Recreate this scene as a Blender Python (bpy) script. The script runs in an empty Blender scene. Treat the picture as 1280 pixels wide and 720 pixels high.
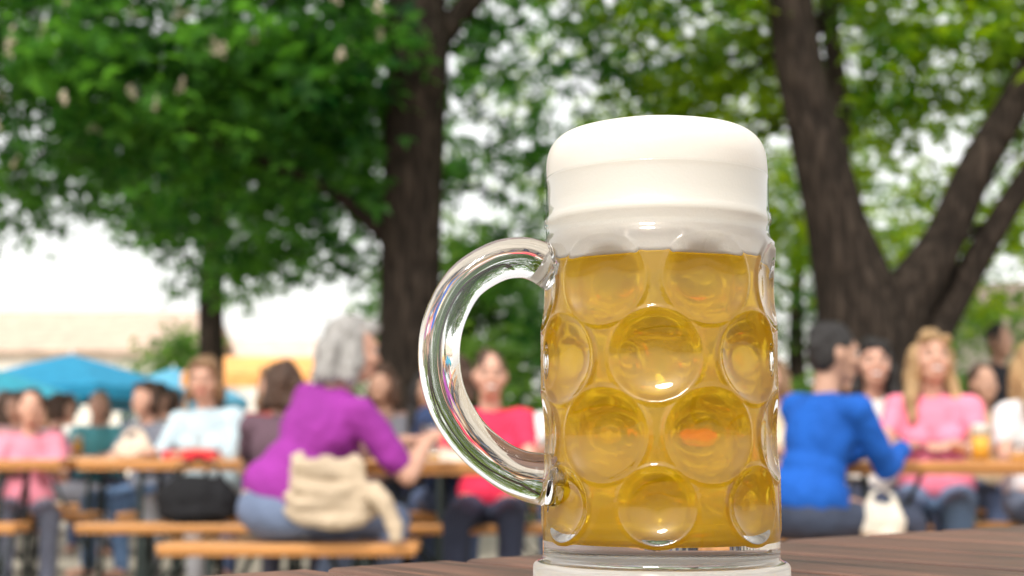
import bpy, math, random, bmesh
import numpy as np
from mathutils import Vector, Matrix, noise as mnoise
random.seed(7); RNG=np.random.default_rng(11)
C=bpy.context; D=bpy.data; SC=C.scene
COL=SC.collection
SC.view_settings.view_transform='Standard'; SC.view_settings.look='None'; SC.view_settings.exposure=0

# ------------------------------------------------------------------ materials
MATS={}
def newmat(name):
    m=D.materials.new(name); m.use_nodes=True
    nt=m.node_tree; return m,nt,nt.nodes,nt.links,nt.nodes['Principled BSDF']
def surf(name,col,rough=.7,var=.25,scale=6,bump=.2,bscale=30,spec=.4,metal=0,stretch=(1,1,1),coat=0):
    key=(name,tuple(col),rough,var,scale,bump,bscale)
    if key in MATS: return MATS[key]
    m,nt,N,L,P=newmat(name)
    tc=N.new('ShaderNodeTexCoord'); mp=N.new('ShaderNodeMapping'); mp.inputs['Scale'].default_value=stretch
    L.new(tc.outputs['Object'],mp.inputs['Vector'])
    n=N.new('ShaderNodeTexNoise'); n.inputs['Scale'].default_value=scale; n.inputs['Detail'].default_value=6
    L.new(mp.outputs[0],n.inputs['Vector'])
    r=N.new('ShaderNodeValToRGB')
    c=np.array(col)
    r.color_ramp.elements[0].position=.3; r.color_ramp.elements[1].position=.7
    r.color_ramp.elements[0].color=(*(c*(1-var)),1); r.color_ramp.elements[1].color=(*np.minimum(c*(1+var),1),1)
    L.new(n.outputs['Fac'],r.inputs['Fac']); L.new(r.outputs[0],P.inputs['Base Color'])
    P.inputs['Roughness'].default_value=rough; P.inputs['Metallic'].default_value=metal
    P.inputs['Specular IOR Level'].default_value=spec
    if coat: P.inputs['Coat Weight'].default_value=coat; P.inputs['Coat Roughness'].default_value=.2
    n2=N.new('ShaderNodeTexNoise'); n2.inputs['Scale'].default_value=bscale; n2.inputs['Detail'].default_value=5
    L.new(mp.outputs[0],n2.inputs['Vector'])
    b=N.new('ShaderNodeBump'); b.inputs['Strength'].default_value=bump; b.inputs['Distance'].default_value=.02
    L.new(n2.outputs['Fac'],b.inputs['Height']); L.new(b.outputs[0],P.inputs['Normal'])
    MATS[key]=m; return m
def fabric(col): return surf('fabric',col,.85,.18,5,.35,14,spec=.2)
def skinm(col): 
    m=surf('skin',col,.5,.08,20,.05,60); return m
def hairm(col): return surf('hair',col,.5,.35,25,.8,60,stretch=(1.5,1.5,.3))
def wood(name,col,rough=.45,grain=18,axis=0,coat=.0,dark=.5):
    key=('wood',name)
    if key in MATS: return MATS[key]
    m,nt,N,L,P=newmat(name)
    tc=N.new('ShaderNodeTexCoord'); mp=N.new('ShaderNodeMapping')
    s=[grain,grain,grain]; s[axis]=grain*.06; mp.inputs['Scale'].default_value=s
    geo=N.new('ShaderNodeNewGeometry')
    ad=N.new('ShaderNodeVectorMath'); ad.operation='ADD'
    ml=N.new('ShaderNodeMath'); ml.operation='MULTIPLY'; ml.inputs[1].default_value=37
    L.new(geo.outputs['Random Per Island'],ml.inputs[0])
    L.new(tc.outputs['Object'],mp.inputs['Vector']); L.new(mp.outputs[0],ad.inputs[0]); L.new(ml.outputs[0],ad.inputs[1])
    n=N.new('ShaderNodeTexNoise'); n.inputs['Scale'].default_value=1.6; n.inputs['Detail'].default_value=9; n.inputs['Distortion'].default_value=.8
    n.inputs['Roughness'].default_value=.65
    L.new(ad.outputs[0],n.inputs['Vector'])
    r=N.new('ShaderNodeValToRGB'); c=np.array(col)
    r.color_ramp.elements[0].position=.32; r.color_ramp.elements[1].position=.68
    r.color_ramp.elements[0].color=(*(c*dark),1); r.color_ramp.elements[1].color=(*np.minimum(c*1.35,1),1)
    L.new(n.outputs['Fac'],r.inputs['Fac'])
    hs=N.new('ShaderNodeHueSaturation'); mr=N.new('ShaderNodeMapRange'); mr.inputs['To Min'].default_value=.7; mr.inputs['To Max'].default_value=1.3
    L.new(geo.outputs['Random Per Island'],mr.inputs['Value']); L.new(mr.outputs[0],hs.inputs['Value']); L.new(r.outputs[0],hs.inputs['Color'])
    L.new(hs.outputs[0],P.inputs['Base Color']); P.inputs['Roughness'].default_value=rough
    rr=N.new('ShaderNodeMapRange'); rr.inputs['To Min'].default_value=rough*.7; rr.inputs['To Max'].default_value=min(1,rough*1.4)
    L.new(n.outputs['Fac'],rr.inputs['Value']); L.new(rr.outputs[0],P.inputs['Roughness'])
    if coat: P.inputs['Coat Weight'].default_value=coat; P.inputs['Coat Roughness'].default_value=.25
    b=N.new('ShaderNodeBump'); b.inputs['Strength'].default_value=.5; b.inputs['Distance'].default_value=.002
    L.new(n.outputs['Fac'],b.inputs['Height']); L.new(b.outputs[0],P.inputs['Normal'])
    MATS[key]=m; return m
def leafmat(name,c1,c2,trans=.45):
    m,nt,N,L,P=newmat(name)
    out=N['Material Output']
    geo=N.new('ShaderNodeNewGeometry'); tc=N.new('ShaderNodeTexCoord')
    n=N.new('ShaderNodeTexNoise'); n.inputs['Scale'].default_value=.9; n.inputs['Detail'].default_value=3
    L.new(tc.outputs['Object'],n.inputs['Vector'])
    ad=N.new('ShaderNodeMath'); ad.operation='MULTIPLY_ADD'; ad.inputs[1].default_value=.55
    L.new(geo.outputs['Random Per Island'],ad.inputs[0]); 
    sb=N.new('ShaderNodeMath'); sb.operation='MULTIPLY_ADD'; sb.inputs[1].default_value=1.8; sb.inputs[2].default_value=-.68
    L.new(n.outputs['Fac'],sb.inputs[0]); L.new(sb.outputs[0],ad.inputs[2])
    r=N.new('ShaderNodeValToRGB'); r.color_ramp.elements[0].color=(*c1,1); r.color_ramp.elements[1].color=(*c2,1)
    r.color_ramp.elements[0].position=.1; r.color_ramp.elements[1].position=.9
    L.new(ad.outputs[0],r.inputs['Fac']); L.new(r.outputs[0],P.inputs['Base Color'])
    P.inputs['Roughness'].default_value=.5; P.inputs['Specular IOR Level'].default_value=.25
    t=N.new('ShaderNodeBsdfTranslucent'); hs=N.new('ShaderNodeHueSaturation'); hs.inputs['Hue'].default_value=.475; hs.inputs['Value'].default_value=2.6; hs.inputs['Saturation'].default_value=1.08
    L.new(r.outputs[0],hs.inputs['Color']); L.new(hs.outputs[0],t.inputs['Color'])
    mx=N.new('ShaderNodeMixShader'); mx.inputs['Fac'].default_value=trans
    L.new(P.outputs[0],mx.inputs[1]); L.new(t.outputs[0],mx.inputs[2]); L.new(mx.outputs[0],out.inputs['Surface'])
    return m

# ------------------------------------------------------------------ mesh helpers
class MB:
    def __init__(s): s.v=[]; s.f=[]
    def add(s,vs,fs):
        o=len(s.v); s.v.extend([tuple(map(float,v)) for v in vs]); s.f.extend([tuple(i+o for i in f) for f in fs])
    def rings(s,rings,p0,p1):
        n=len(rings[0]); vs=[p0]; fs=[]
        for r in rings: vs.extend(r)
        vs.append(p1); last=len(vs)-1
        for i in range(n): fs.append((0,1+(i+1)%n,1+i))
        for k in range(len(rings)-1):
            a=1+k*n; b=a+n
            for i in range(n): fs.append((a+i,a+(i+1)%n,b+(i+1)%n,b+i))
        a=1+(len(rings)-1)*n
        for i in range(n): fs.append((a+i,a+(i+1)%n,last))
        s.add(vs,fs)
    def cap(s,p0,p1,r0,r1,n=12):
        p0=Vector(p0); p1=Vector(p1); ax=(p1-p0)
        if ax.length<1e-5: ax=Vector((0,0,1e-4))
        a=ax.normalized(); u=a.orthogonal().normalized(); w=a.cross(u); R=[]
        for ang in (-60,-30,0): 
            t=math.radians(ang); c=p0+a*math.sin(t)*r0; rr=r0*math.cos(t)
            R.append([c+(u*math.cos(2*math.pi*i/n)+w*math.sin(2*math.pi*i/n))*rr for i in range(n)])
        for ang in (0,30,60):
            t=math.radians(ang); c=p1+a*math.sin(t)*r1; rr=r1*math.cos(t)
            R.append([c+(u*math.cos(2*math.pi*i/n)+w*math.sin(2*math.pi*i/n))*rr for i in range(n)])
        s.rings(R,p0-a*r0,p1+a*r1)
    def ell(s,c,r,M=None,n=16,m=9):
        c=Vector(c); M=M or Matrix.Identity(3); R=[]
        for k in range(1,m):
            t=-math.pi/2+math.pi*k/m
            R.append([c+M@Vector((r[0]*math.cos(t)*math.cos(2*math.pi*i/n),r[1]*math.cos(t)*math.sin(2*math.pi*i/n),r[2]*math.sin(t))) for i in range(n)])
        s.rings(R,c+M@Vector((0,0,-r[2])),c+M@Vector((0,0,r[2])))
    def box(s,c,sz,M=None):
        c=Vector(c); M=M or Matrix.Identity(3); vs=[]
        for z in (-.5,.5):
            for y in (-.5,.5):
                for x in (-.5,.5): vs.append(c+M@Vector((x*sz[0],y*sz[1],z*sz[2])))
        s.add(vs,[(0,2,3,1),(4,5,7,6),(0,1,5,4),(2,6,7,3),(0,4,6,2),(1,3,7,5)])
    def tube(s,pts,rad,n=10,sq=None):
        pts=[Vector(p) for p in pts]; R=[]; u=None
        for i,p in enumerate(pts):
            t=(pts[min(i+1,len(pts)-1)]-pts[max(i-1,0)]).normalized()
            if u is None: u=t.orthogonal().normalized()
            u=(u-t*u.dot(t)).normalized(); w=t.cross(u)
            R.append([p+(u*math.cos(2*math.pi*k/n)+w*math.sin(2*math.pi*k/n))*rad[i] for k in range(n)])
        s.rings(R,pts[0],pts[-1])
    def mesh(s,name):
        me=D.meshes.new(name); me.from_pydata(s.v,[],s.f); me.update(); return me
def smooth(me): me.polygons.foreach_set('use_smooth',[True]*len(me.polygons)); me.update()
def obj(name,me,mat=None,parent=None,sm=False,loc=None,bevel=0):
    o=D.objects.new(name,me); COL.objects.link(o)
    if mat is not None and me is not None:
        me.materials.clear()
        for m in (mat if isinstance(mat,list) else [mat]): me.materials.append(m)
    if sm: smooth(me)
    if parent: o.parent=parent
    if loc is not None: o.location=loc
    if bevel:
        b=o.modifiers.new('bevel','BEVEL'); b.width=bevel; b.segments=2; b.limit_method='ANGLE'
    return o
def empty(name,loc,rot=0,label=None,cat=None,group=None):
    o=D.objects.new(name,None); COL.objects.link(o); o.location=loc; o.rotation_euler=(0,0,rot); o.empty_display_size=.1
    tag(o,label,cat,group); return o
def tag(o,label=None,cat=None,group=None,kind=None):
    if label: o['label']=label
    if cat: o['category']=cat
    if group: o['group']=group
    if kind: o['kind']=kind
def remesh(mb,name,vox,it=3,wr=0,ws=12,seed=0):
    me=mb.mesh(name+'_src'); o=D.objects.new('tmp',me); COL.objects.link(o)
    r=o.modifiers.new('r','REMESH'); r.mode='VOXEL'; r.voxel_size=vox
    if it: s=o.modifiers.new('s','SMOOTH'); s.iterations=it; s.factor=.5
    dg=C.evaluated_depsgraph_get(); ev=o.evaluated_get(dg)
    m2=D.meshes.new_from_object(ev); m2.name=name
    D.objects.remove(o); D.meshes.remove(me)
    if wr:
        n=len(m2.vertices); co=np.empty(n*3); m2.vertices.foreach_get('co',co); co=co.reshape(-1,3)
        no=np.array([v.normal[:] for v in m2.vertices])
        off=Vector((seed*3.7,seed*1.3,0))
        d=np.array([mnoise.noise(Vector((p[0]*ws,p[1]*ws,p[2]*ws*.6))+off)+.5*mnoise.noise(Vector(p)*ws*2.3+off) for p in co])
        co+=no*d[:,None]*wr; m2.vertices.foreach_set('co',co.ravel())
    smooth(m2); return m2

# ------------------------------------------------------------------ people
PCOUNT=[0]
EYEW=surf('eye_white',(.6,.58,.55),.2,.02,5,0,5); EYED=surf('iris',(.03,.02,.015),.15,.05,5,0,5)
LIP=surf('lips',(.42,.12,.10),.45,.1,20,.05,50); TEETH=surf('teeth',(.75,.73,.68),.3,.02,5,0,5)
def ik(S,W,a,b,pole):
    S=Vector(S);W=Vector(W);d=W-S;L=d.length
    if L>(a+b)*.985: W=S+d.normalized()*(a+b)*.985; d=W-S; L=d.length
    t=(a*a-b*b+L*L)/(2*L); h=math.sqrt(max(a*a-t*t,0)); dn=d.normalized()
    p=Vector(pole); p=(p-dn*p.dot(dn)).normalized()
    return S+dn*t+p*h, W
def person(loc,yaw,label,hair='short',hc=(.05,.03,.02),skin=(.58,.36,.27),top=(.5,.5,.5),bot=(.08,.11,.2),
           lean=(.12,0),twist=0,head=(0,0),wrists=None,sleeve=.55,sc=1,detail=True,stand=False,woman=True,shoe=(.1,.08,.07),
           group=None,poles=None,legs=None,cat='person',bulk=1,smile=False):
    PCOUNT[0]+=1; sd=PCOUNT[0]
    pz=.93 if stand else .57
    P=Vector((0,0,pz)); d=Vector((lean[1],lean[0],1)).normalized(); N=P+d*.455
    ct,st=math.cos(twist),math.sin(twist); X=Vector((ct,st,0)); X=(X-d*X.dot(d)).normalized(); Y=d.cross(X)
    TM=Matrix((X,Y,d)).transposed()
    shw=.165 if woman else .175
    Sh=[N-d*.045-X*shw, N-d*.045+X*shw]
    k=(.94 if woman else 1.04)*bulk
    if wrists is None:
        wrists=[(-.12,.46,.80),(.14,.44,.80)] if not stand else [(-.25,.1,.82),(.25,.12,.82)]
    if poles is None: poles=[(-.6,-.3,-1),(.6,-.3,-1)]
    hd=N+d*.05+Vector((0,.025,.135)); HM=Matrix.Rotation(head[0],3,'Z')@Matrix.Rotation(head[1],3,'X')
    H=lambda x,y,z: hd+HM@Vector((x,y,z))
    vox=.0075 if detail else .013
    b=MB()
    def torso(m,g):
        if g: m.ell(P+d*.05,(.165*k+g+.012,.125+g+.012,.115+g),TM)
        else: m.ell(P,(.165*k,.125,.125))
        m.ell(P+d*.14,(.135*k+g,.105*bulk+g,.15+g),TM)
        m.ell(P+d*.31,(.155*k+g,.112*bulk+g,.165+g),TM)
        for S_ in Sh: m.cap(N-d*.07,S_,.065+g,.054+g)
        if woman:
            for sx in (-1,1): m.ell(P+d*.27+X*sx*.07+Y*.09,(.058+g,.052+g,.06+g),TM)
    torso(b,0)
    b.cap(N-d*.05,hd-HM@Vector((0,.02,.06)),.058,.05)
    b.ell(hd,(.076,.096,.118),HM); b.ell(H(0,.045,-.07),(.052,.05,.05),HM)
    b.cap(H(0,.088,.012),H(0,.108,-.022),.009,.014); 
    for sx in (-1,1):
        b.ell(H(sx*.078,-.003,-.008),(.012,.022,.032),HM); b.ell(H(sx*.043,.066,-.03),(.025,.025,.022),HM)
        b.cap(H(sx*.015,.092,.032),H(sx*.048,.082,.03),.008,.007)
    b.cap(H(-.016,.09,-.056),H(.016,.09,-.056),.008,.008)
    els=[];wrs=[]
    for i in (0,1):
        e,w=ik(Sh[i],wrists[i],.285,.25,poles[i]); els.append(e); wrs.append(w)
        b.cap(Sh[i],e,.05*k,.038*k); b.cap(e,w,.04*k,.026*k)
        f=(w-e).normalized()
        if stand: f=(f+Vector((0,0,-.5))).normalized()
        else: f=(f*.8+Vector((0,.1,-.12))).normalized(); 
        up=Vector((0,0,1)) if not stand else Vector((1 if i else -1,0,0)); up=(up-f*up.dot(f)).normalized(); sd_=f.cross(up)*(1 if i==0 else -1)
        HM2=Matrix((sd_,f,up)).transposed()
        pc=w+f*.045; b.ell(pc,(.04,.055,.017),HM2)
        if detail:
            for j,(ox,ln) in enumerate(((-.03,.058),(-.011,.072),(.009,.078),(.028,.07))):
                q0=pc+sd_*ox*1.0+f*.04; q1=q0+f*ln*.5-up*.004+sd_*ox*.15; q2=q1+f*ln*.42-up*ln*.28
                b.cap(q0,q1,.0095,.0088,8); b.cap(q1,q2,.0088,.0075,8)
            t0=pc+sd_*.03-f*.02; t1=t0+sd_*.03+f*.03-up*.005; t2=t1+f*.03+sd_*.004-up*.006
            b.cap(t0,t1,.012,.010,8); b.cap(t1,t2,.010,.0085,8)
        else: b.ell(w+f*.11,(.036,.045,.013),HM2)
    if legs is None:
        legs=[((-.13,.45,.51),(-.13,.40,.09)),((.13,.45,.51),(.13,.44,.09))] if not stand else [((-.11,.04,.49),(-.12,-.02,.09)),((.11,.02,.49),(.12,0,.09))]
    for i,sx in ((0,-1),(1,1)):
        hp=P+Vector((sx*.09,0.01,-.015)); kn=Vector(legs[i][0]); an=Vector(legs[i][1])
        b.cap(hp,kn,.088,.058); b.cap(kn,an,.056,.036); b.cap(an+Vector((0,-.02,-.04)),an+Vector((sx*.02,.15,-.05)),.035,.03)
    me=remesh(b,'person',vox,3 if detail else 2)
    o=obj('person',me,skinm(skin)); o.location=loc; o.rotation_euler=(0,0,yaw); o.scale=(sc,)*3
    tag(o,label,cat,group or 'guests seated at the beer tables')
    m=MB(); torso(m,.013)
    for i in (0,1):
        if sleeve<=1: e=Sh[i].lerp(els[i],sleeve); m.cap(Sh[i],e,.064*k,.056*k)
        else:
            e=els[i].lerp(wrs[i],sleeve-1); m.cap(Sh[i],els[i],.062*k,.052*k); m.cap(els[i],e,.052*k,.04*k)
    me=remesh(m,'shirt',.011 if detail else .015,2,.011,10,sd); obj('shirt',me,fabric(top),o)
    m=MB(); m.ell(P-Vector((0,0,.02)),(.165*k+.014,.134,.12))
    for i,sx in ((0,-1),(1,1)):
        hp=P+Vector((sx*.09,0.01,-.025)); kn=Vector(legs[i][0]); an=Vector(legs[i][1])
        m.cap(hp,kn,.096,.07); m.cap(kn,an,.069,.052)
    me=remesh(m,'trousers',.012 if detail else .017,2,.008,8,sd+50); obj('trousers',me,fabric(bot),o)
    if detail:
        for i,sx in ((0,-1),(1,1)):
            m=MB(); an=Vector(legs[i][1]); m.cap(an+Vector((0,-.03,-.045)),an+Vector((sx*.02,.15,-.052)),.044,.036); m.cap(an,an+Vector((0,0,-.04)),.045,.045)
            obj('shoe',remesh(m,'shoe',.012,2),surf('shoe',shoe,.5,.2,8,.1,30),o)
    if hair!='bald':
        m=MB(); m.ell(H(0,-.022,.022),(.084,.098,.112),HM)
        if hair in('short','tied'):
            m.ell(H(0,-.045,-.03),(.072,.06,.06),HM)
            if hair=='tied': m.cap(H(0,-.11,.02),H(0,-.13,-.12),.035,.02)
        else:
            m.ell(H(0,-.04,-.03),(.082,.07,.1),HM); m.cap(H(-.05,.05,.085),H(.03,.06,.09),.025,.03)
            for sx in (-1,1): m.cap(H(sx*.07,.0,.05),H(sx*.078,0,-.07),.026,.03)
            if hair=='bob':
                for sx in (-1,1): m.cap(H(sx*.07,-.02,.0),H(sx*.085,-.015,-.11),.035,.036)
                for q in (-.05,0,.05): m.cap(H(q,-.08,.0),H(q*1.2,-.085,-.11),.045,.04)
            if hair=='long':
                for sx in (-1,1):
                    m.cap(H(sx*.075,-.02,-.05),H(sx*.105,.02,-.2),.034,.03); m.cap(H(sx*.105,.02,-.2),H(sx*.11,.03,-.29),.03,.018)
                for q in (-.05,0,.05): m.cap(H(q,-.08,.0),H(q*1.4,-.11,-.25),.05,.034)
            if hair=='bun': m.ell(H(0,-.12,.05),(.045,.045,.045),HM)
        me=remesh(m,'hair',.009 if detail else .014,2,.018,18,sd+9); obj('hair',me,hairm(hc),o)
    if detail:
        for sx in (-1,1):
            m=MB(); m.ell(H(sx*.03,.083,.008),(.0135,.009,.0085),HM); e=obj('eye',m.mesh('eye'),EYEW,o,True)
            m=MB(); m.ell(H(sx*.03,.0905,.008),(.0062,.004,.0065),HM); obj('iris',m.mesh('iris'),EYED,e,True)
            m=MB(); m.cap(H(sx*.015,.099,.033),H(sx*.046,.088,.032),.0035,.003,8); obj('eyebrow',m.mesh('eyebrow'),hairm(tuple(np.array(hc)*.6)),o,True)
        m=MB(); m.cap(H(-.024,.093,-.050),H(.024,.093,-.050),.005,.005,8); m.cap(H(-.014,.097,-.064),H(.014,.097,-.064),.0058,.0058,8); mo=obj('mouth',m.mesh('mouth'),LIP,o,True)
        if smile:
            m=MB(); m.ell(H(0,.099,-.057),(.023,.008,.0075),HM); obj('teeth',m.mesh('teeth'),TEETH,mo,True)
    return o
R=math.radians
GREY=(.30,.29,.28); BLACK=(.012,.010,.010); BROWN=(.06,.03,.018); BLOND=(.36,.23,.11); DBL=(.22,.13,.07)
SK=(.53,.30,.22); SK2=(.40,.23,.16)
person((-.90,5.55,0),R(-42),'person in purple shirt and jeans with back turned, leaning on table','bob',GREY,SK,(.25,.03,.25),(.14,.18,.28),
       lean=(.52,.24),head=(R(-24),R(-8)),wrists=[(.06,.58,.80),(.27,.50,.80)],sleeve=.75,sc=1.05,bulk=1.12,legs=[((-.12,.44,.50),(-.12,.30,.09)),((.16,.42,.50),(.25,.26,.09))])
person((-.10,6.90,0),R(176),'person in bright red shirt with dark tied hair, elbows on table','tied',BROWN,SK,(.72,.035,.09),(.05,.06,.1),
       lean=(.10,0),head=(R(8),R(-4)),sleeve=.6,sc=.96,smile=True)
person((-1.67,8.0,0),R(165),'person in pale blue shirt with blond hair, arms on table','bob',DBL,SK,(.42,.52,.58),(.3,.3,.32),lean=(.15,.03),head=(R(15),R(-10)),sleeve=1.3,sc=.99)
person((-1.14,6.95,0),R(-5),'person in dark top with dark hair seated on bench','bob',BROWN,SK2,(.10,.06,.08),(.05,.05,.07),lean=(.2,.0),head=(R(20),0),sleeve=.6,sc=.94)
person((1.15,5.66,0),R(-58),'person in royal blue long sleeved pullover leaning on wooden table','short',BLACK,SK2,(.010,.085,.38),(.04,.05,.08),
       lean=(.30,.02),head=(R(-22),R(-4)),wrists=[(-.10,.48,.82),(.06,.50,.81)],poles=[(-.6,-.3,-1),(.3,-.1,-1.2)],sleeve=1.9,woman=False,sc=1.0,bulk=.98)
person((1.84,7.35,0),R(188),'person with long black hair and white top, smiling at table','long',BLACK,SK,(.70,.68,.65),(.05,.06,.1),lean=(.15,.02),head=(R(-15),0),sleeve=.5,sc=1.03,smile=True)
person((2.06,6.96,0),R(158),'person with long blond hair and pink top seated at table','long',BLOND,SK,(.80,.22,.32),(.16,.24,.38),lean=(.12,0),head=(R(22),R(3)),sleeve=.45,sc=1.03,smile=True)
person((2.56,6.98,0),R(180),'person with long blond hair and white blouse at table end','long',BLOND,SK,(.68,.66,.68),(.2,.25,.35),lean=(.12,0),head=(R(30),0),sleeve=.6)
person((2.58,5.62,0),R(12),'person with fair long hair and purple top seated on bench','long',BLOND,SK,(.30,.07,.20),(.2,.25,.35),lean=(.12,.0),head=(R(30),0),sleeve=.6)
M=dict(detail=False)
person((2.9,8.9,0),R(190),'person with short brown hair in tan shirt at table','short',BROWN,SK2,(.4,.3,.2),**M)
person((1.52,8.2,0),R(150),'person with light brown hair in cream top at table','bob',DBL,SK,(.6,.5,.35),**M)
person((2.15,8.9,0),R(170),'person in tan shirt with light brown hair at table','short',DBL,SK,(.55,.34,.18),woman=False,**M)
person((3.45,10.2,0),R(200),'person in black jacket standing among the tables','short',BLACK,SK2,(.02,.02,.025),(.02,.02,.03),stand=True,woman=False,group='guests standing',**M)
person((-2.33,9.3,0),R(150),'person in dark grey shirt with dark bun at table','bun',BROWN,SK,(.16,.17,.21),(.12,.2,.35),sc=.93,**M)
person((-2.75,8.15,0),R(200),'person in pink top with dark tied hair at table','tied',BROWN,SK,(.70,.25,.33),(.2,.22,.3),sc=.86,**M)
person((-3.5,10.8,0),R(-70),'person in pink top with dark hair at table','bun',BROWN,SK,(.8,.28,.38),(.3,.3,.35),sc=.92,**M)
person((-3.35,11.6,0),R(190),'person in teal shirt with fair hair at table','short',DBL,SK,(.1,.35,.4),woman=False,sc=.95,**M)
person((-3.95,11.5,0),R(170),'person in light pink top at table','bob',BROWN,SK,(.7,.4,.42),sc=.95,**M)
person((-2.85,11.6,0),R(175),'person in white shirt with dark hair at table','short',BLACK,SK,(.65,.65,.65),**M)
person((-.78,9.0,0),R(160),'person with dark hair in brown shirt at table','bob',BROWN,SK2,(.2,.12,.1),**M)
person((-.56,8.9,0),R(200),'person with dark hair in dark grey top at table','long',BLACK,SK2,(.12,.12,.14),sc=.97,**M)
person((-.30,7.9,0),R(10),'person in navy top seated on bench, back turned','bob',BROWN,SK,(.03,.05,.12),**M)
person((-1.5,9.1,0),R(170),'person in dark red top with brown hair at table','bob',DBL,SK,(.35,.06,.06),**M)
person((.35,9.0,0),R(180),'person in white shirt with grey hair at table','short',GREY,SK,(.7,.7,.7),woman=False,**M)
srcs=[person((-4.3,14.0,0),R(150),'distant guest in white shirt at beer table','short',BROWN,SK,(.7,.7,.68),woman=False,group='distant guests at beer tables',**M),
      person((-3.6,14.2,0),R(200),'distant guest in light blue top at beer table','bob',DBL,SK,(.35,.5,.65),group='distant guests at beer tables',**M),
      person((-2.4,14.1,0),R(180),'distant guest in coral top at beer table','long',BROWN,SK,(.75,.25,.2),group='distant guests at beer tables',**M)]
far=[(-5.1,14.1,170,1),(-1.7,14.2,190,0),(-1.0,14.1,160,2),(1.6,13.4,180,1),(2.3,13.5,200,0),(3.0,13.4,160,2),(3.7,13.5,175,0),(-4.6,12.9,5,2),(-3.1,12.9,-10,0),(-2.0,12.9,15,1),
     (2.0,12.2,10,0),(3.2,12.2,-10,1),(-6.6,18,180,0),(-5.9,18.1,160,1),(-5.2,18,200,2),(-4.3,18,180,1),(-6.2,16.8,0,2),(-4.8,16.8,10,0)]
for (x,y,a,k) in far:
    s=srcs[k]; c=s.copy(); COL.objects.link(c); c.location=(x,y,0); c.rotation_euler=(0,0,R(a))
    for ch in s.children:
        cc=ch.copy(); COL.objects.link(cc); cc.parent=c
        cc.matrix_parent_inverse=ch.matrix_parent_inverse

# ------------------------------------------------------------------ tables and benches
WT=wood('varnished_pine',(.58,.26,.07),.4,14,0,coat=.3,dark=.65); STEEL=surf('dark_green_steel',(.02,.03,.028),.45,.3,10,.1,40,metal=.3)
def trestle(name,x0,x1,y0,y1,h,th,label,cat,group):
    L=x1-x0; W=y1-y0
    e=empty(name,((x0+x1)/2,(y0+y1)/2,0),0,label,cat,group)
    m=MB(); nb=3 if W>.35 else 1
    for i in range(nb):
        w=W/nb-.004; m.box((0,-W/2+W/nb*(i+.5),h-.014),(L,w,.028))
    m.box((0,-W/2+.03,h-th/2-.015),(L-.01,.03,th-.03)); m.box((0,W/2-.03,h-th/2-.015),(L-.01,.03,th-.03))
    obj('table_top' if W>.35 else 'seat',m.mesh('boards'),WT,e,bevel=.004)
    for sx in (-1,1):
        m=MB(); X=sx*(L/2-min(.32,L*.2)); r=.016
        for sy in (-1,1): m.cap((X,sy*(W/2-.05),h-th-.0),(X,sy*(W/2-.04),.012),r,r,8)
        m.cap((X,-W/2+.05,.10),(X,W/2-.05,.10),r*.8,r*.8,8); m.cap((X,-W/2+.05,h-th-.03),(X,W/2-.05,h-th-.03),r*.8,r*.8,8)
        m.cap((X,0,.10),(X-sx*min(.3,L*.15),0,h-th),r*.7,r*.7,8)
        m.cap((X,-W/2+.06,.11),(X,W/2-.06,h-th-.05),r*.6,r*.6,8)
        obj('leg',m.mesh('leg'),STEEL,e,True)
    return e
TB=lambda *a:trestle('beer_table',*a,.75,.052,'long varnished pine beer table on folding steel legs','table','folding beer tables')
BN=lambda *a:trestle('beer_bench',*a,.45,.045,'long varnished pine beer bench on folding steel legs','bench','folding beer benches')
TB(-1.02,1.15,5.95,6.45); BN(-1.34,-.36,5.42,5.70); BN(-1.05,1.1,6.78,7.03)
TB(-2.22,-.05,7.3,7.8); TB(-4.5,-2.3,7.3,7.8); BN(-2.08,.1,6.83,7.08); BN(-4.5,-2.36,6.83,7.08); BN(-2.2,-.1,7.98,8.23); BN(-4.5,-2.35,7.98,8.23)
TB(1.18,3.35,6.05,6.55); BN(1.0,3.2,5.5,5.76); BN(1.3,3.5,6.86,7.1)
TB(-1.6,.6,8.4,8.75) ; TB(1.3,3.5,8.15,8.5); BN(-1.7,.5,8.92,9.17); BN(1.3,3.5,8.85,9.1)
TB(-4.4,-2.2,8.5,8.9); BN(-4.4,-2.2,9.15,9.4)
TB(-4.5,-2.3,11.0,11.4); BN(-4.5,-2.3,11.5,11.75)
TB(-5.5,-3.3,13.35,13.8); TB(-3.1,-.9,13.35,13.8); TB(1.4,3.8,12.6,13.1); TB(-6.9,-4.2,17.2,17.7)
BN(-5.5,-3.3,13.95,14.2); BN(-3.1,-.9,13.95,14.2); BN(1.4,3.8,13.3,13.55); BN(-6.9,-4.2,17.9,18.15); BN(-6.9,-4.2,16.7,16.95); BN(-5.0,-1.9,12.8,13.0); BN(1.5,3.6,12.1,12.3)

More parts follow.
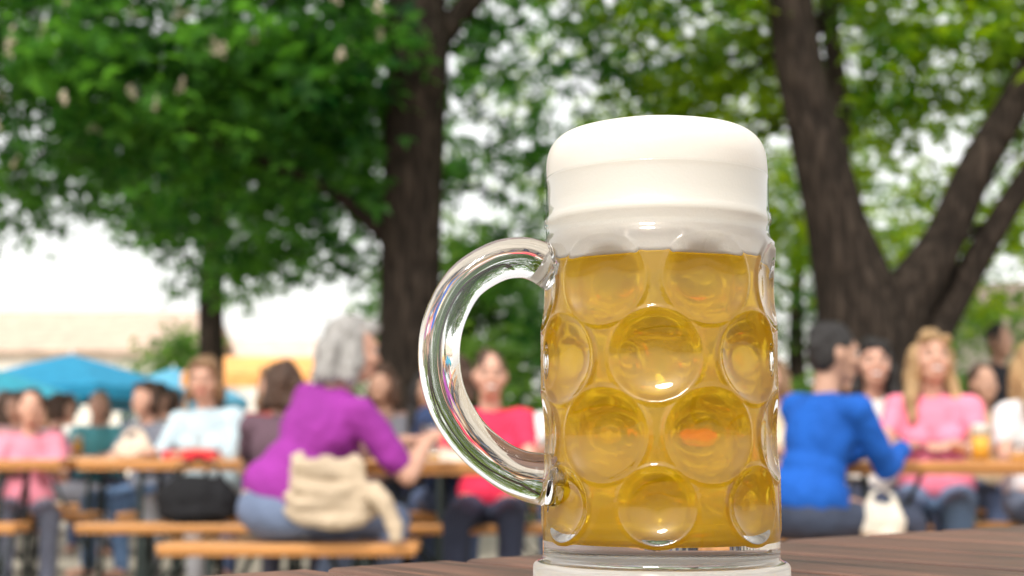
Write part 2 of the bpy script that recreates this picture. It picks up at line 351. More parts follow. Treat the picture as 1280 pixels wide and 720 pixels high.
# ------------------------------------------------------------------ glass
def glassmat(name,col,ior,rough=0,haze=None,hz=0,tf=.5):
    m,nt,N,L,P=newmat(name); N.remove(P)
    g=N.new('ShaderNodeBsdfGlass'); g.inputs['Color'].default_value=(*col,1); g.inputs['IOR'].default_value=ior; g.inputs['Roughness'].default_value=rough
    out=N['Material Output']
    if haze:
        t=N.new('ShaderNodeBsdfTranslucent'); t.inputs['Color'].default_value=(*haze,1)
        d=N.new('ShaderNodeBsdfDiffuse'); d.inputs['Color'].default_value=(*haze,1)
        a=N.new('ShaderNodeMixShader'); a.inputs[0].default_value=tf; L.new(t.outputs[0],a.inputs[1]); L.new(d.outputs[0],a.inputs[2])
        x=N.new('ShaderNodeMixShader'); x.inputs[0].default_value=hz; L.new(g.outputs[0],x.inputs[1]); L.new(a.outputs[0],x.inputs[2]); L.new(x.outputs[0],out.inputs['Surface'])
    else: L.new(g.outputs[0],out.inputs['Surface'])
    return m
GLASS=glassmat('clear_glass',(1,1,1),1.5); BEER=glassmat('golden_beer',(1,.80,.14),1.33,.06,(1.0,.60,.010),.46,.75)
FROST=glassmat('frosted_foot_glass',(.97,.97,.96),1.45,.12,(.90,.88,.84),.5)
THIN,nt_,N_,L_,P_=newmat('thin_rim_glass'); N_.remove(P_)
tr=N_.new('ShaderNodeBsdfTransparent'); tr.inputs['Color'].default_value=(.98,.985,.98,1); gl=N_.new('ShaderNodeBsdfGlossy'); gl.inputs['Roughness'].default_value=.015
lw=N_.new('ShaderNodeLayerWeight'); lw.inputs['Blend'].default_value=.5
pw=N_.new('ShaderNodeMath'); pw.operation='POWER'; pw.inputs[1].default_value=4; L_.new(lw.outputs['Facing'],pw.inputs[0])
ma=N_.new('ShaderNodeMath'); ma.operation='MULTIPLY_ADD'; ma.inputs[1].default_value=.75; ma.inputs[2].default_value=.06; L_.new(pw.outputs[0],ma.inputs[0])
mx=N_.new('ShaderNodeMixShader'); L_.new(ma.outputs[0],mx.inputs[0]); L_.new(tr.outputs[0],mx.inputs[1]); L_.new(gl.outputs[0],mx.inputs[2]); L_.new(mx.outputs[0],N_['Material Output'].inputs['Surface'])
m_,nt_,N_,L_,P_=newmat('beer_foam'); FOAM=m_
P_.inputs['Base Color'].default_value=(.63,.595,.535,1); P_.inputs['Roughness'].default_value=.35; P_.inputs['Subsurface Weight'].default_value=.3; P_.inputs['Subsurface Radius'].default_value=(.01,.008,.006); P_.inputs['Subsurface Scale'].default_value=.5
v=N_.new('ShaderNodeTexNoise'); v.inputs['Scale'].default_value=700; tcf=N_.new('ShaderNodeTexCoord'); L_.new(tcf.outputs['Object'],v.inputs['Vector'])
b_=N_.new('ShaderNodeBump'); b_.inputs['Strength'].default_value=.12; b_.inputs['Distance'].default_value=.0006; L_.new(v.outputs['Fac'],b_.inputs['Height']); L_.new(b_.outputs[0],P_.inputs['Normal'])

def lathe(prof,nt=96,rf=None):
    vs=[];fs=[]; idx=[]
    for pi_,(r,z) in enumerate(prof):
        if r<1e-6: idx.append([len(vs)]); vs.append((0,0,z))
        else:
            row=[]
            for i in range(nt):
                t=2*math.pi*i/nt; rr=r if rf is None else rf(r,z,t)
                row.append(len(vs)); vs.append((rr*math.cos(t),rr*math.sin(t),z))
            idx.append(row)
    for a,b in zip(idx[:-1],idx[1:]):
        if len(a)==1 and len(b)==1: continue
        for i in range(nt):
            j=(i+1)%nt
            if len(a)==1: fs.append((a[0],b[j],b[i]))
            elif len(b)==1: fs.append((a[i],a[j],b[0]))
            else: fs.append((a[i],a[j],b[j],b[i]))
    me=D.meshes.new('lathe'); me.from_pydata(vs,[],fs); me.update(); smooth(me); return me
def dens(prof,step):
    out=[prof[0]]
    for a,b in zip(prof[:-1],prof[1:]):
        n=max(1,int(math.hypot(b[0]-a[0],b[1]-a[1])/step))
        for k in range(1,n+1): out.append((a[0]+(b[0]-a[0])*k/n,a[1]+(b[1]-a[1])*k/n))
    return out
def arc(cx,cz,r,a0,a1,n=8): return [(cx+r*math.cos(R(a0+(a1-a0)*i/n)),cz+r*math.sin(R(a0+(a1-a0)*i/n))) for i in range(n+1)]
TZ=.747
mug=empty('beer_mug',(.067,.65,TZ+.0005),0,'dimpled glass mug of golden beer with thick foam on table','beer mug')
cen=[]
VA=-90
for zc,off,a in ((.1350,18.5,.0188),(.1015,-7.2,.0188),(.068,18.5,.0190),(.0385,-7.2,.0155)):
    for k in range(7): cen.append((R(VA+off+k*360/7),zc,a))
cen=np.array(cen)
def dimple(r,z,t):
    if not(.018<z<.158) or r<.036: return r
    dt=(t-cen[:,0]+math.pi)%(2*math.pi)-math.pi
    q=((dt*.0525/cen[:,2])**2+((z-cen[:,1])/(cen[:,2]*1.0))**2)
    mq=float(q.min())
    if r>.0515:
        if mq<1: return r-.0056*(1-mq**1.5)
        if mq<1.3: return r+.0007*math.sin((mq-1)/.3*math.pi)
        return r
    if z>.150 or z<.024: return r
    return r-.0052*(1-mq/.95)**1.2 if mq<.95 else r
outer=dens([(0,.0015),(.046,.0015),(.0475,0),(.054,0)],.004)+arc(.0545,.003,.003,-90,0,5)+[(.0575,.0095)]+arc(.0550,.0095,.0025,0,80,5)+[(.0532,.0135)]
outer+=dens([(.0532,.0155),(.0532,.1525)],.0006)
outer+=[(.0529,.1548),(.0522,.1565),(.0514,.1578),(.0512,.159),(.0513,.1632),(.0520,.1644),(.0523,.1655),(.0523,.1670),(.0520,.1682),(.0513,.1694)]+dens([(.0512,.172),(.0511,.184)],.004)+[(.0513,.1850)]+arc(.0507,.1855,.0007,0,180,6)
inner=dens([(.0498,.184),(.0492,.160),(.0474,.153),(.0468,.146)],.004)+dens([(.0468,.146),(.0468,.030)],.0011)[1:]+arc(.0388,.029,.008,0,-80,6)+[(.03,.0206),(.015,.0203),(0,.0203)]
prof=outer+inner
mb_=obj('mug_body',lathe(prof,384,dimple),[GLASS,THIN,FROST],mug)
for p in mb_.data.polygons:
    z=p.center.z; r=math.hypot(p.center.x,p.center.y)
    if z>.1585: p.material_index=1
    elif z<.0125 and r>.02: p.material_index=2
bp=[(0,.0200),(.03,.0203)]+arc(.0392,.029,.0083,-80,0,6)+dens([(.0472,.030),(.0472,.1465)],.0011)+[(.040,.1467),(.0365,.1467),(0,.1467)]
def beerf(r,z,t): return dimple(r,z,t) if (r>.0470 and z<.1464) else (dimple(.0472,.1465,t)-(.0472-r) if r>.0385 and z>.144 else r)
obj('beer',lathe(bp,224,beerf),BEER,mug)
def foamr(r,z,t):
    if z<.151 and r>.0385: return dimple(.0472,z,t)-(.0472-r)
    return r+ (.0003*math.sin(3*t+z*90)+.0002*math.sin(7*t+1.3) if z>.191 else .0)
fp=[(0,.1462),(.0365,.1462),(.040,.1462),(.0472,.1464),(.0473,.148),(.0474,.1505),(.0478,.154),(.0494,.1600),(.0498,.1630),(.0503,.1645),(.0505,.1655),(.0505,.1670),(.0503,.1682),(.0499,.1697),(.0501,.175),(.0503,.182),(.0506,.1845),(.0509,.187)]
for a in range(4,90,5):
    ca,sa=math.cos(R(a)),math.sin(R(a)); fp.append((.0328+.0182*ca**.72,.189+.0188*sa**.72))
fp+=[(.030,.2083),(.022,.2086),(.014,.2088),(.006,.2088),(0,.2087)]
obj('foam',lathe(fp,224,foamr),FOAM,mug)
def cr(p,n=8):
    out=[]; p=[p[0]]+p+[p[-1]]
    for i in range(1,len(p)-2):
        a,b,c,d=[np.array(q) for q in p[i-1:i+3]]
        for k in range(n):
            t=k/n; out.append(.5*((2*b)+(-a+c)*t+(2*a-5*b+4*c-d)*t*t+(-a+3*b-3*c+d)*t**3))
    out.append(np.array(p[-2])); return out
hp=cr([(-.0472,.1425),(-.0550,.1462),(-.0640,.1482),(-.0765,.1455),(-.0905,.1355),(-.0992,.1185),(-.1012,.1010),(-.0975,.0835),(-.0875,.0675),(-.0740,.0560),(-.0610,.0500),(-.0472,.0480)],10)
vs=[];fs=[];nn=32
for i,p in enumerate(hp):
    t=hp[min(i+1,len(hp)-1)]-hp[max(i-1,0)]; t/=np.linalg.norm(t); nrm=np.array((-t[1],t[0]))
    s=i/(len(hp)-1); fl=1+.12*math.exp(-(s/.08)**2)+.30*math.exp(-((1-s)/.14)**2)
    for k in range(nn):
        a=2*math.pi*k/nn; ca,sa=math.cos(a),math.sin(a)
        rr=1/((abs(ca)**2.2+abs(sa)**2.2)**(1/2.2))
        u=.0092*rr*ca*fl; w=.0110*rr*sa*fl
        q=p+nrm*u; vs.append((q[0],w,q[1]))
for i in range(len(hp)-1):
    for k in range(nn):
        a=i*nn+k; b=i*nn+(k+1)%nn; fs.append((a,b,b+nn,a+nn))
fs.append(tuple(range(nn))[::-1]); fs.append(tuple((len(hp)-1)*nn+k for k in range(nn)))
me=D.meshes.new('handle'); me.from_pydata(vs,[],fs); me.update(); smooth(me)
bm=bmesh.new(); bm.from_mesh(me); bmesh.ops.recalc_face_normals(bm,faces=bm.faces); bm.to_mesh(me); bm.free()
ho=obj('handle',me,GLASS,mug); ho.rotation_euler=(0,0,R(11))
for c in mug.children:
    if c.name.startswith(('mug_body','beer','foam')):
        bm=bmesh.new(); bm.from_mesh(c.data); bmesh.ops.recalc_face_normals(bm,faces=bm.faces); bm.to_mesh(c.data); bm.free()

BEER2=surf('beer_far',(.75,.38,.03),.2,.1,10,0,5)
def small_mug(x,y,z,full=True,label='glass mug of golden beer with foam on pine table'):
    e=empty('beer_glass',(x,y,z),R(random.uniform(0,360)),label if full else 'nearly empty clear glass mug on pine table','beer glass','beer glasses on the tables')
    me=lathe([(0,0),(.037,0),(.040,.004),(.040,.13),(.041,.155),(.039,.157),(.037,.155),(.036,.13),(.036,.012),(0,.012)],32); obj('mug_body',me,THIN,e)
    hb=lathe([(0,.011),(.0365,.011),(.0365,.11 if full else .03),(0,.11 if full else .03)],32); obj('beer',hb,BEER2,e)
    if full: obj('foam',lathe([(0,.11),(.0364,.11),(.0368,.15),(.033,.162),(0,.165)],32),FOAM,e)
    m=MB(); m.tube([(.038,0,.03),(.06,0,.035),(.073,0,.06),(.074,0,.09),(.062,0,.118),(.038,0,.122)],[.007]*6,8); obj('handle',m.mesh('handle'),THIN,e,True)
for q in ((2.03,6.2),(2.22,6.28,),(-.35,6.15),(-3.2,7.4),(-.9,8.55),(2.0,8.3),(-3.4,11.2)):
    small_mug(q[0],q[1],.7505,full=(q[0] not in(2.22,-.35)))
def tray(x,y,z,w,col,label):
    m=MB(); m.box((0,0,.004),(w,w*.6,.006)); 
    for s in(-1,1): m.box((0,s*w*.3,.025),(w,.004,.045)); m.box((s*w*.5,0,.025),(.004,w*.6-.004,.045))
    o=obj('serving_basket',m.mesh('basket'),surf('basket_plastic',col,.4,.1,10,.05,20)); o.location=(x,y,z); tag(o,label,'basket')
tray(-1.68,7.5,.751,.26,(.6,.02,.03),'red plastic serving basket on pine table')
tray(-.3,6.32,.751,.2,(.7,.68,.62),'cream serving tray on pine table')

# draped jacket + bags
m=MB()
for i in range(6):
    z=.10+.042*i; sag=.03*math.sin(i*1.9)
    pts=[(-.20+.018*i,.07,z+.03+sag),(-.09,-.01-.015*(i%2),z-.02+sag*.3),(.03,-.035+.01*(i%3),z-.035+sag),(.13,-.01,z-.02-sag*.4),(.20-.02*i,.06,z+.01)]
    m.tube(pts,[.022,.036,.042,.038,.022],10)
m.cap((-.12,.04,.12),(-.10,.04,.28),.045,.04); m.cap((.10,.03,.08),(.08,.03,.28),.05,.04); m.cap((.0,.03,.10),(0,.03,.29),.05,.045)
m.tube([(.16,.0,.20),(.22,-.02,.14),(.26,-.025,.05),(.27,-.02,-.02)],[.045,.038,.03,.018],10)
o=obj('jacket',remesh(m,'jacket',.008,7,.008,14,3),fabric((.45,.36,.26))); o.location=(-.70,5.385,.48); o.scale=(1,1,.92); tag(o,'crumpled beige jacket tied behind the waist of a seated guest','jacket')
def bag(x,y,z,w,h,col,label):
    m=MB(); m.ell((0,0,h*.42),(w*.5,w*.28,h*.45)); m.ell((0,0,h*.2),(w*.48,w*.3,h*.22)); 
    m.tube([(-w*.3,0,h*.75),(-w*.22,0,h*1.05),(0,0,h*1.18),(w*.22,0,h*1.05),(w*.3,0,h*.75)],[.014]*5,8)
    o=obj('shoulder_bag',remesh(m,'bag',.01,2,.015,11,x),fabric(col)); o.location=(x,y,z); tag(o,label,'bag')
bag(-1.52,6.93,.452,.42,.26,(.012,.012,.014),'black shoulder bag lying on the bench')
bag(1.44,5.60,.452,.19,.17,(.60,.55,.47),'white cloth bag standing on the bench')
bag(-2.0,7.55,.751,.2,.13,(.6,.5,.4),'small beige bag on the pine table')

# ------------------------------------------------------------------ near table
e=empty('wooden_table',(0,0,0),R(39.0),'dark brown slatted wooden table with metal legs','table')
m=MB(); x=-.52
while x<1.6:
    m.box((x+.046,.184,TZ-.0145),(.081,.948,.029)); x+=.092
DK=wood('dark_stained_planks',(.125,.058,.036),.45,34,1,coat=.06,dark=.2)
obj('table_top',m.mesh('planks'),DK,e,bevel=.003)
m=MB(); 
for yy in (.45,-.2): m.box((.54,yy,TZ-.045),(2.0,.06,.03))
obj('frame',m.mesh('frame'),STEEL,e,bevel=.003)
for lx in (-.38,1.45):
    for ly in (.45,-.2):
        m=MB(); m.box((lx,ly,.343),(.05,.05,.686)); obj('leg',m.mesh('leg'),STEEL,e,bevel=.004)

# ------------------------------------------------------------------ trees
def barkmat(name,c):
    m,nt,N,L,P=newmat(name)
    tc=N.new('ShaderNodeTexCoord'); mp=N.new('ShaderNodeMapping'); mp.inputs['Scale'].default_value=(9,9,1.6); L.new(tc.outputs['Object'],mp.inputs['Vector'])
    v=N.new('ShaderNodeTexVoronoi'); v.inputs['Scale'].default_value=1.8; v.feature='DISTANCE_TO_EDGE'
    n=N.new('ShaderNodeTexNoise'); n.inputs['Scale'].default_value=2; n.inputs['Detail'].default_value=8; L.new(mp.outputs[0],n.inputs['Vector'])
    ad=N.new('ShaderNodeVectorMath'); ad.operation='ADD'; L.new(mp.outputs[0],ad.inputs[0]); L.new(n.outputs['Color'],ad.inputs[1]); L.new(ad.outputs[0],v.inputs['Vector'])
    mu=N.new('ShaderNodeMath'); mu.operation='MULTIPLY_ADD'; mu.inputs[1].default_value=1.5; L.new(v.outputs['Distance'],mu.inputs[0]); 
    n3=N.new('ShaderNodeMath'); n3.operation='MULTIPLY'; n3.inputs[1].default_value=.6; L.new(n.outputs['Fac'],n3.inputs[0]); L.new(n3.outputs[0],mu.inputs[2])
    r=N.new('ShaderNodeValToRGB'); c=np.array(c); r.color_ramp.elements[0].color=(*(c*.3),1); r.color_ramp.elements[1].color=(*(c*1.4),1); r.color_ramp.elements[0].position=.25; r.color_ramp.elements[1].position=.85
    L.new(mu.outputs[0],r.inputs['Fac']); L.new(r.outputs[0],P.inputs['Base Color']); P.inputs['Roughness'].default_value=.9
    b=N.new('ShaderNodeBump'); b.inputs['Strength'].default_value=.9; b.inputs['Distance'].default_value=.05; L.new(mu.outputs[0],b.inputs['Height']); L.new(b.outputs[0],P.inputs['Normal'])
    P.inputs['Specular IOR Level'].default_value=.15
    return m
BARK=barkmat('bark',(.040,.030,.023))
def crown_mesh(blobs,nclump,per,seed,ll=.13,sig=.17,gap=-.05,gs=.9):
    rg=np.random.default_rng(seed); vol=np.array([b[3]*b[4]*b[5]*(b[6] if len(b)>6 else 1) for b in blobs]); pr=vol/vol.sum()
    cs=[]
    while len(cs)<nclump:
        b=blobs[rg.choice(len(blobs),p=pr)]; d=rg.normal(size=3); d/=np.linalg.norm(d); r=rg.random()**(1/2.6)
        p=np.array(b[:3])+d*r*np.array(b[3:6])
        if mnoise.noise(Vector(p*gs)+Vector((seed*7.3,0,0)))>gap: cs.append(p)
    cs=np.array(cs); F=nclump*per
    c=np.repeat(cs,per,0)+rg.normal(size=(F,3))*np.array((sig,sig,sig*.7))
    nrm=rg.normal(size=(F,3))*.55+np.array((0,-.15,.9)); nrm/=np.linalg.norm(nrm,axis=1)[:,None]
    dr=rg.normal(size=(F,3)); dr-=nrm*(dr*nrm).sum(1)[:,None]; dr/=np.linalg.norm(dr,axis=1)[:,None]; sd=np.cross(nrm,dr)
    V=[];
    for a in (-100,-50,0,50,100):
        aa=R(a)+rg.normal(size=F)*.15; L=ll*(1-.25*abs(a)/100)*rg.uniform(.75,1.2,F)
        u=dr*np.cos(aa)[:,None]+sd*np.sin(aa)[:,None]; w=np.cross(nrm,u); dp=rg.uniform(.1,.6,F)
        L_=L[:,None]
        p0=c; p2=c+u*L_-nrm*(dp[:,None])*L_; mid=c+u*L_*.6-nrm*dp[:,None]*L_*.25
        V.append(np.stack([p0,mid+w*L_*.2,p2,mid-w*L_*.2],1))
    V=np.concatenate(V,0); n=len(V); vs=V.reshape(-1,3)
    me=D.meshes.new('crown'); me.vertices.add(n*4); me.vertices.foreach_set('co',vs.ravel())
    me.loops.add(n*4); me.loops.foreach_set('vertex_index',np.arange(n*4)); me.polygons.add(n)
    me.polygons.foreach_set('loop_start',np.arange(n)*4); me.polygons.foreach_set('loop_total',np.full(n,4)); me.update(calc_edges=True); me.validate()
    return me,cs
def tree(name,base,stems,blobs,nclump,per,seed,mat,label,ll=.13,gap=-.05,blossom=0,twigs=60,sig=.17,gs=.9):
    e=empty(name,base,0,label,'tree'); bx=Vector(base)
    m=MB()
    for pts,rad in stems:
        P=[np.array(p)-np.array(base) for p in pts]; PP=cr([tuple(p) for p in P],5); rr=np.interp(np.linspace(0,1,len(PP)),np.linspace(0,1,len(rad)),rad)
        PP=[p+np.array((mnoise.noise(Vector(p)*1.3),mnoise.noise(Vector(p)*1.3+Vector((9,0,0))),0))*min(.05,.3*r) for p,r in zip(PP,rr)]
        m.tube(PP,list(rr),16)
    me,cs=crown_mesh(blobs,nclump,per,seed,ll,sig,gap,gs)
    rg=random.Random(seed); ends=[Vector(p)-bx for pts,_ in stems for p in pts[len(pts)//2:]]
    for k in range(twigs):
        t=Vector(cs[rg.randrange(len(cs))])-bx; s=min(ends,key=lambda q:(q-t).length+abs(q.z-t.z)*.3)
        mid=s.lerp(t,.5)+Vector((0,0,.12)); L=(t-s).length
        if L<2.6: m.tube([s,mid,t],[.010+.009*L,.008+.004*L,.004],6)
    obj('trunk',m.mesh('trunk'),BARK,e,True)
    o=obj('crown',me,mat,e); o.location=-bx
    if blossom:
        mb=MB(); front=sorted(cs.tolist(),key=lambda p:p[1])[:len(cs)//3]
        for k in range(blossom):
            p=Vector(front[rg.randrange(len(front))])+Vector((rg.uniform(-.15,.15),-.22,rg.uniform(-.05,.1))); hh=rg.uniform(.05,.12)
            for j in range(9):
                h=j/9*hh; a=rg.uniform(0,6.28); q=.035*(1-j/12)*rg.uniform(.5,1.2); mb.ell(p-bx+Vector((math.cos(a)*q,math.sin(a)*q,h)),(.012,.012,.011),None,6,4)
        obj('blossoms',mb.mesh('blossoms'),surf('blossom',(.62,.54,.43),.7,.15,30,.0,5),e)
    return e
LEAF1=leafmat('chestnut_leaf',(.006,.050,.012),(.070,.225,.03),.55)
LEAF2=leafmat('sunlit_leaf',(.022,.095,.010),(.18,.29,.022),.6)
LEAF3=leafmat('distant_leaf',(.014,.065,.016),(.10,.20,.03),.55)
tree('chestnut_tree',(-.72,10,0),[([(-.72,10,-.1),(-.73,10,.7),(-.73,10,1.6),(-.71,10,2.6),(-.69,10,3.7),(-.66,10.1,5.2),(-.6,10.2,6.5)],[.34,.25,.215,.215,.225,.19,.08]),
   ([(-.80,10,2.2),(-1.25,9.95,2.6),(-1.8,9.9,2.85),(-2.6,9.7,3.15),(-3.6,9.4,3.6)],[.055,.045,.04,.03,.02]),
   ([(-.7,10,3.4),(-1.2,10,4.0),(-1.9,10,4.6),(-2.6,10,5.2)],[.10,.09,.07,.03]),([(-.66,10,3.6),(-.1,10.2,4.3),(.5,10.4,4.8),(1.2,10.6,5.2)],[.10,.08,.06,.03])],
   [(-3.3,9.3,3.75,2.5,1.5,1.35),(-3.7,10.4,2.95,1.2,.8,.7,.8),(-1.7,10.2,3.4,1.5,1.1,1.35),(.2,10.9,4.1,1.8,1.1,1.35,.6),(-1.95,11.6,2.75,1.15,.8,.85),(-.9,9.6,5.2,3.2,1.5,.8,.35),(.25,11.8,2.9,.9,.6,1.1,.5)],
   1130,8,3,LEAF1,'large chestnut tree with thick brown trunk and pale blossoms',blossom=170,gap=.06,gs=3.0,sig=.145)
tree('linden_tree',(2.32,9.3,0),[([(2.3,9.3,-.1),(2.3,9.3,.8),(2.31,9.3,1.5),(2.15,9.3,2.3),(2.0,9.3,3.0),(1.86,9.3,3.8),(1.7,9.3,5.5)],[.42,.36,.32,.20,.17,.155,.07]),
   ([(2.42,9.3,1.0),(2.53,9.3,1.65),(2.85,9.3,2.2),(3.2,9.3,2.85),(3.6,9.3,3.6),(4.1,9.3,4.6)],[.25,.20,.135,.12,.095,.05]),
   ([(2.6,9.3,1.3),(2.9,9.4,1.75),(3.25,9.4,2.3),(3.7,9.4,2.95),(4.4,9.5,3.8)],[.15,.11,.085,.07,.04]),
   ([(2.15,9.4,2.4),(2.28,9.7,3.1),(2.25,9.8,3.8),(2.2,9.9,4.8)],[.08,.075,.06,.03])],
   [(2.1,9.9,4.2,1.9,1.0,1.4),(3.9,10,3.9,1.5,1.2,1.3),(1.5,11.6,3.0,1.1,.9,1.2,.7),(3.5,12,2.8,1.6,1,1.2,.5)],
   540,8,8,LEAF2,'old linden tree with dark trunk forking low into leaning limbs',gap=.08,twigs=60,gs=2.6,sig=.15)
tree('young_tree',(-2.95,14,0),[([(-2.95,14,0),(-2.95,14,1.2),(-2.98,14,2.4),(-2.9,14,3.6),(-2.8,14,4.8)],[.17,.13,.12,.1,.03])],
   [(-2.5,14,3.7,1.7,1.1,1.3),(-3.6,14.3,3.9,1.3,1,1.0)],420,8,15,LEAF1,'slender tree with thin dark trunk and dense leaves',gap=.02,gs=2.2)
k=0
for (x,y,z,rx,rz,n) in ((1.0,20,2.6,1.9,2.3,290),(4.2,21,3.0,2.3,2.6,240),(8.2,21,3.2,2.4,2.6,180),(-.9,21,2.3,1.6,1.9,240),(-7.3,30,2.4,.9,.9,70),(3.0,26,6.5,4.5,2.8,210),(10.5,24,6,3,3,90)):
    k+=1; tree('park_tree',(x,y,0),[([(x,y,0),(x+.1,y,1),(x,y,2.2),(x+.1,y,z+rz*.5)],[.2,.16,.13,.05])],[(x,y,z,rx,1.2,rz),(x+rx*.4,y+.3,z+.5,rx*.7,1,rz*.7)],n,8,20+k,LEAF3 if k!=6 else LEAF2,'leafy green tree behind the tables',gap=0,ll=.17,sig=.24,twigs=12,gs=1.3)
h_me,_=crown_mesh([(x_,15.5,.8,1.6,.5,.9) for x_ in (-.6,1.8,4.2,6.6)],600,8,44,.13,.16,-.5)
h=obj('hedge',h_me,LEAF3); tag(h,'dense dark green hedge behind the beer tables','hedge')

# ------------------------------------------------------------------ umbrellas
def umbrella(x,y,r,top,rim,col,label):
    e=empty('parasol',(x,y,0),random.random(),label,'parasol','parasols over the beer tables')
    n=8; vs=[(0,0,top)];fs=[]
    for ring,(fr) in enumerate((.33,.66,1)):
        for i in range(n*4):
            a=2*math.pi*i/(n*4); sag=.06*fr*abs(math.sin(a*n/2)); rr=r*fr*(1-.06*abs(math.sin(a*n/2)))
            vs.append((rr*math.cos(a),rr*math.sin(a),top-(top-rim)*fr**1.15-sag*.6))
    for i in range(n*4):
        vs.append((vs[1+2*n*4+i][0]*1.0,vs[1+2*n*4+i][1]*1.0,vs[1+2*n*4+i][2]-.2))
    N4=n*4
    for i in range(N4): fs.append((0,1+i,1+(i+1)%N4))
    for k in range(3):
        for i in range(N4): a=1+k*N4; fs.append((a+i,a+N4+i,a+N4+(i+1)%N4,a+(i+1)%N4))
    me=D.meshes.new('canopy'); me.from_pydata(vs,[],fs)
    o=obj('canopy',me,fabric(col),e)
    so=o.modifiers.new('s','SOLIDIFY'); so.thickness=.006
    m=MB(); m.cap((0,0,0.03),(0,0,top+.05),.025,.025,8); obj('pole',m.mesh('pole'),surf('pole',(.6,.6,.6),.4,.05,5,0,5,metal=.4),e,True)
    m=MB(); m.cap((0,0,.04),(0,0,.08),.3,.26,20); obj('foot',m.mesh('foot'),surf('concrete_foot',(.3,.3,.3),.9,.1,5,.1,30),e,True)
umbrella(-7.75,25,2.05,2.45,1.85,(.02,.20,.34),'teal blue parasol over beer tables')
umbrella(-6.55,27.5,1.45,2.35,1.75,(.10,.32,.46),'smaller pale blue parasol beside tables')
umbrella(-8.3,22,1.6,2.1,1.6,(.03,.24,.32),'teal parasol over tables')

# ------------------------------------------------------------------ stall & houses
e=empty('market_stall',(-4.35,24,0),0,'wooden food stall with orange awning','market stall')
m=MB(); m.box((0,0,2.18),(2.1,1.5,.05),Matrix.Rotation(.25,3,'X')); m.box((0,-.76,1.90),(2.1,.02,.2)); obj('awning',m.mesh('awning'),fabric((.80,.38,.13)),e)
m=MB(); m.box((0,-.4,.55),(1.9,.5,1.1)); m.box((0,-.45,1.12),(2.0,.7,.04)); obj('counter',m.mesh('counter'),wood('stall_wood',(.4,.25,.14),.6,8,0),e,bevel=.01)
for sx in (-1,1):
    for sy in (-1,1): m=MB(); m.box((sx*.98,sy*.66,1.02+.13*sy),(.06,.06,2.04+.28*sy)); obj('post',m.mesh('post'),wood('stall_wood',(.4,.25,.14),.6,8,0),e)
def house(x,y,w,d,h,rh,wc,rc,label):
    e=empty('house',(x,y,0),0,label,'house')
    m=MB(); m.box((0,0,h/2),(w,d,h)); m.add([(-w/2,-d/2,h),(w/2,-d/2,h),(w/2,d/2,h),(-w/2,d/2,h),(-w/2,0,h+rh-.05),(w/2,0,h+rh-.05)],[(0,3,4),(1,5,2)])
    obj('wall',m.mesh('wall'),surf('plaster',wc,.9,.08,2,.1,20),e)
    m=MB()
    sl=math.atan2(rh,d/2); L=math.hypot(rh,d/2)+.3
    for s in (-1,1):
        M=Matrix.Rotation(-s*sl,3,'X'); m.box(Vector((0,s*(d/4+.1),h+rh/2+.02)),(w+.6,L,.12),M)
    obj('roof',m.mesh('roof'),surf('roof_tiles',rc,.85,.3,3,.6,12,stretch=(1,3,1)),e)
    n=int(w/2)
    for i in range(n):
        X=-w/2+w/n*(i+.5)
        for z in ([1.4] if h<4 else [1.4,4.0]):
            m=MB(); m.box((X,-d/2-.01,z),(.9,.05,1.2)); wn=obj('window',m.mesh('pane'),surf('window_pane',(.08,.1,.12),.1,.1,3,0,5),e)
            m=MB(); 
            for s in (-1,1): m.box((X+s*.48,-d/2-.03,z),(.06,.09,1.32)); m.box((X,-d/2-.03,z+s*.63),(.9,.09,.06))
            m.box((X,-d/2-.045,z),(.05,.06,1.2)); obj('frame',m.mesh('frame'),surf('white_paint',(.75,.75,.72),.5,.05,5,0,5),wn)
house(-14.5,42,11,7,3.4,1.3,(.75,.70,.62),(.50,.38,.30),'long low cream house with pale brown tiled roof')
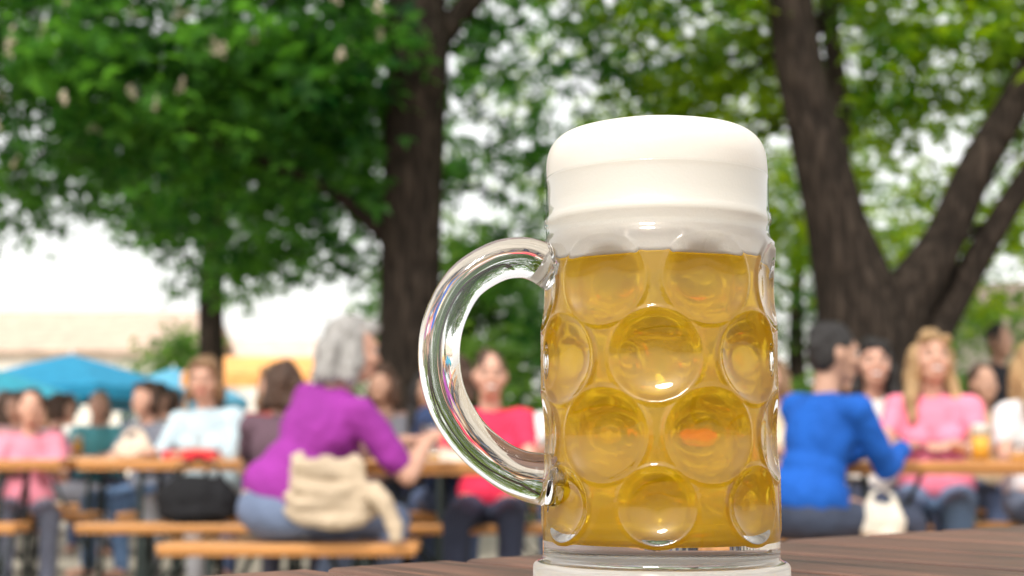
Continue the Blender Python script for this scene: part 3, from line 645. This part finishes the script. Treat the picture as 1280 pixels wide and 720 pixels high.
house(-5.5,46,8,7,3.0,1.2,(.78,.74,.68),(.58,.47,.39),'low pale house with tan roof')
house(14.0,32,7,6,3.0,1.4,(.32,.30,.24),(.18,.14,.11),'grey brown house half hidden behind trees')

# ------------------------------------------------------------------ ground
m=MB(); S=600; m.add([(-S,-S,0),(S,-S,0),(S,S,0),(-S,S,0)],[(0,1,2,3)])
g=obj('ground',m.mesh('ground'),surf('gravel',(.38,.34,.28),.95,.25,1.5,.6,60)); tag(g,'pale gravel ground of the beer garden','ground',kind='structure')

# ------------------------------------------------------------------ light
w=D.worlds.new('World'); SC.world=w; w.use_nodes=True; nt=w.node_tree; N=nt.nodes; L=nt.links
bg=N['Background']; sky=N.new('ShaderNodeTexSky'); sky.sky_type='NISHITA'; sky.sun_disc=False
EL,AZ=50,-162
sky.sun_elevation=R(EL); sky.sun_rotation=R(AZ); sky.air_density=1.0; sky.dust_density=4; sky.ozone_density=.8
hs=N.new('ShaderNodeHueSaturation'); hs.inputs['Saturation'].default_value=.35; L.new(sky.outputs[0],hs.inputs['Color'])
ad=N.new('ShaderNodeMixRGB'); ad.blend_type='ADD'; ad.inputs[0].default_value=1; ad.inputs[2].default_value=(5.4,5.2,4.8,1)
L.new(hs.outputs[0],ad.inputs[1]); L.new(ad.outputs[0],bg.inputs['Color']); bg.inputs['Strength'].default_value=.15
sl=D.lights.new('sun','SUN'); sl.energy=2.8; sl.angle=R(12); sl.color=(1,.94,.84)
so=D.objects.new('sun',sl); COL.objects.link(so)
dv=Vector((math.sin(R(AZ))*math.cos(R(EL)),math.cos(R(AZ))*math.cos(R(EL)),math.sin(R(EL))))
so.rotation_euler=dv.to_track_quat('Z','Y').to_euler(); so.location=dv*20

# ------------------------------------------------------------------ camera
cd=D.cameras.new('camera'); cam=D.objects.new('camera',cd); COL.objects.link(cam); SC.camera=cam
cd.lens=50; cd.sensor_width=36; cam.location=(0,0,.81); cam.rotation_euler=(R(96.42),0,0); cd.clip_start=.05; cd.clip_end=2000
cd.dof.use_dof=True; cd.dof.focus_distance=.62; cd.dof.aperture_fstop=10
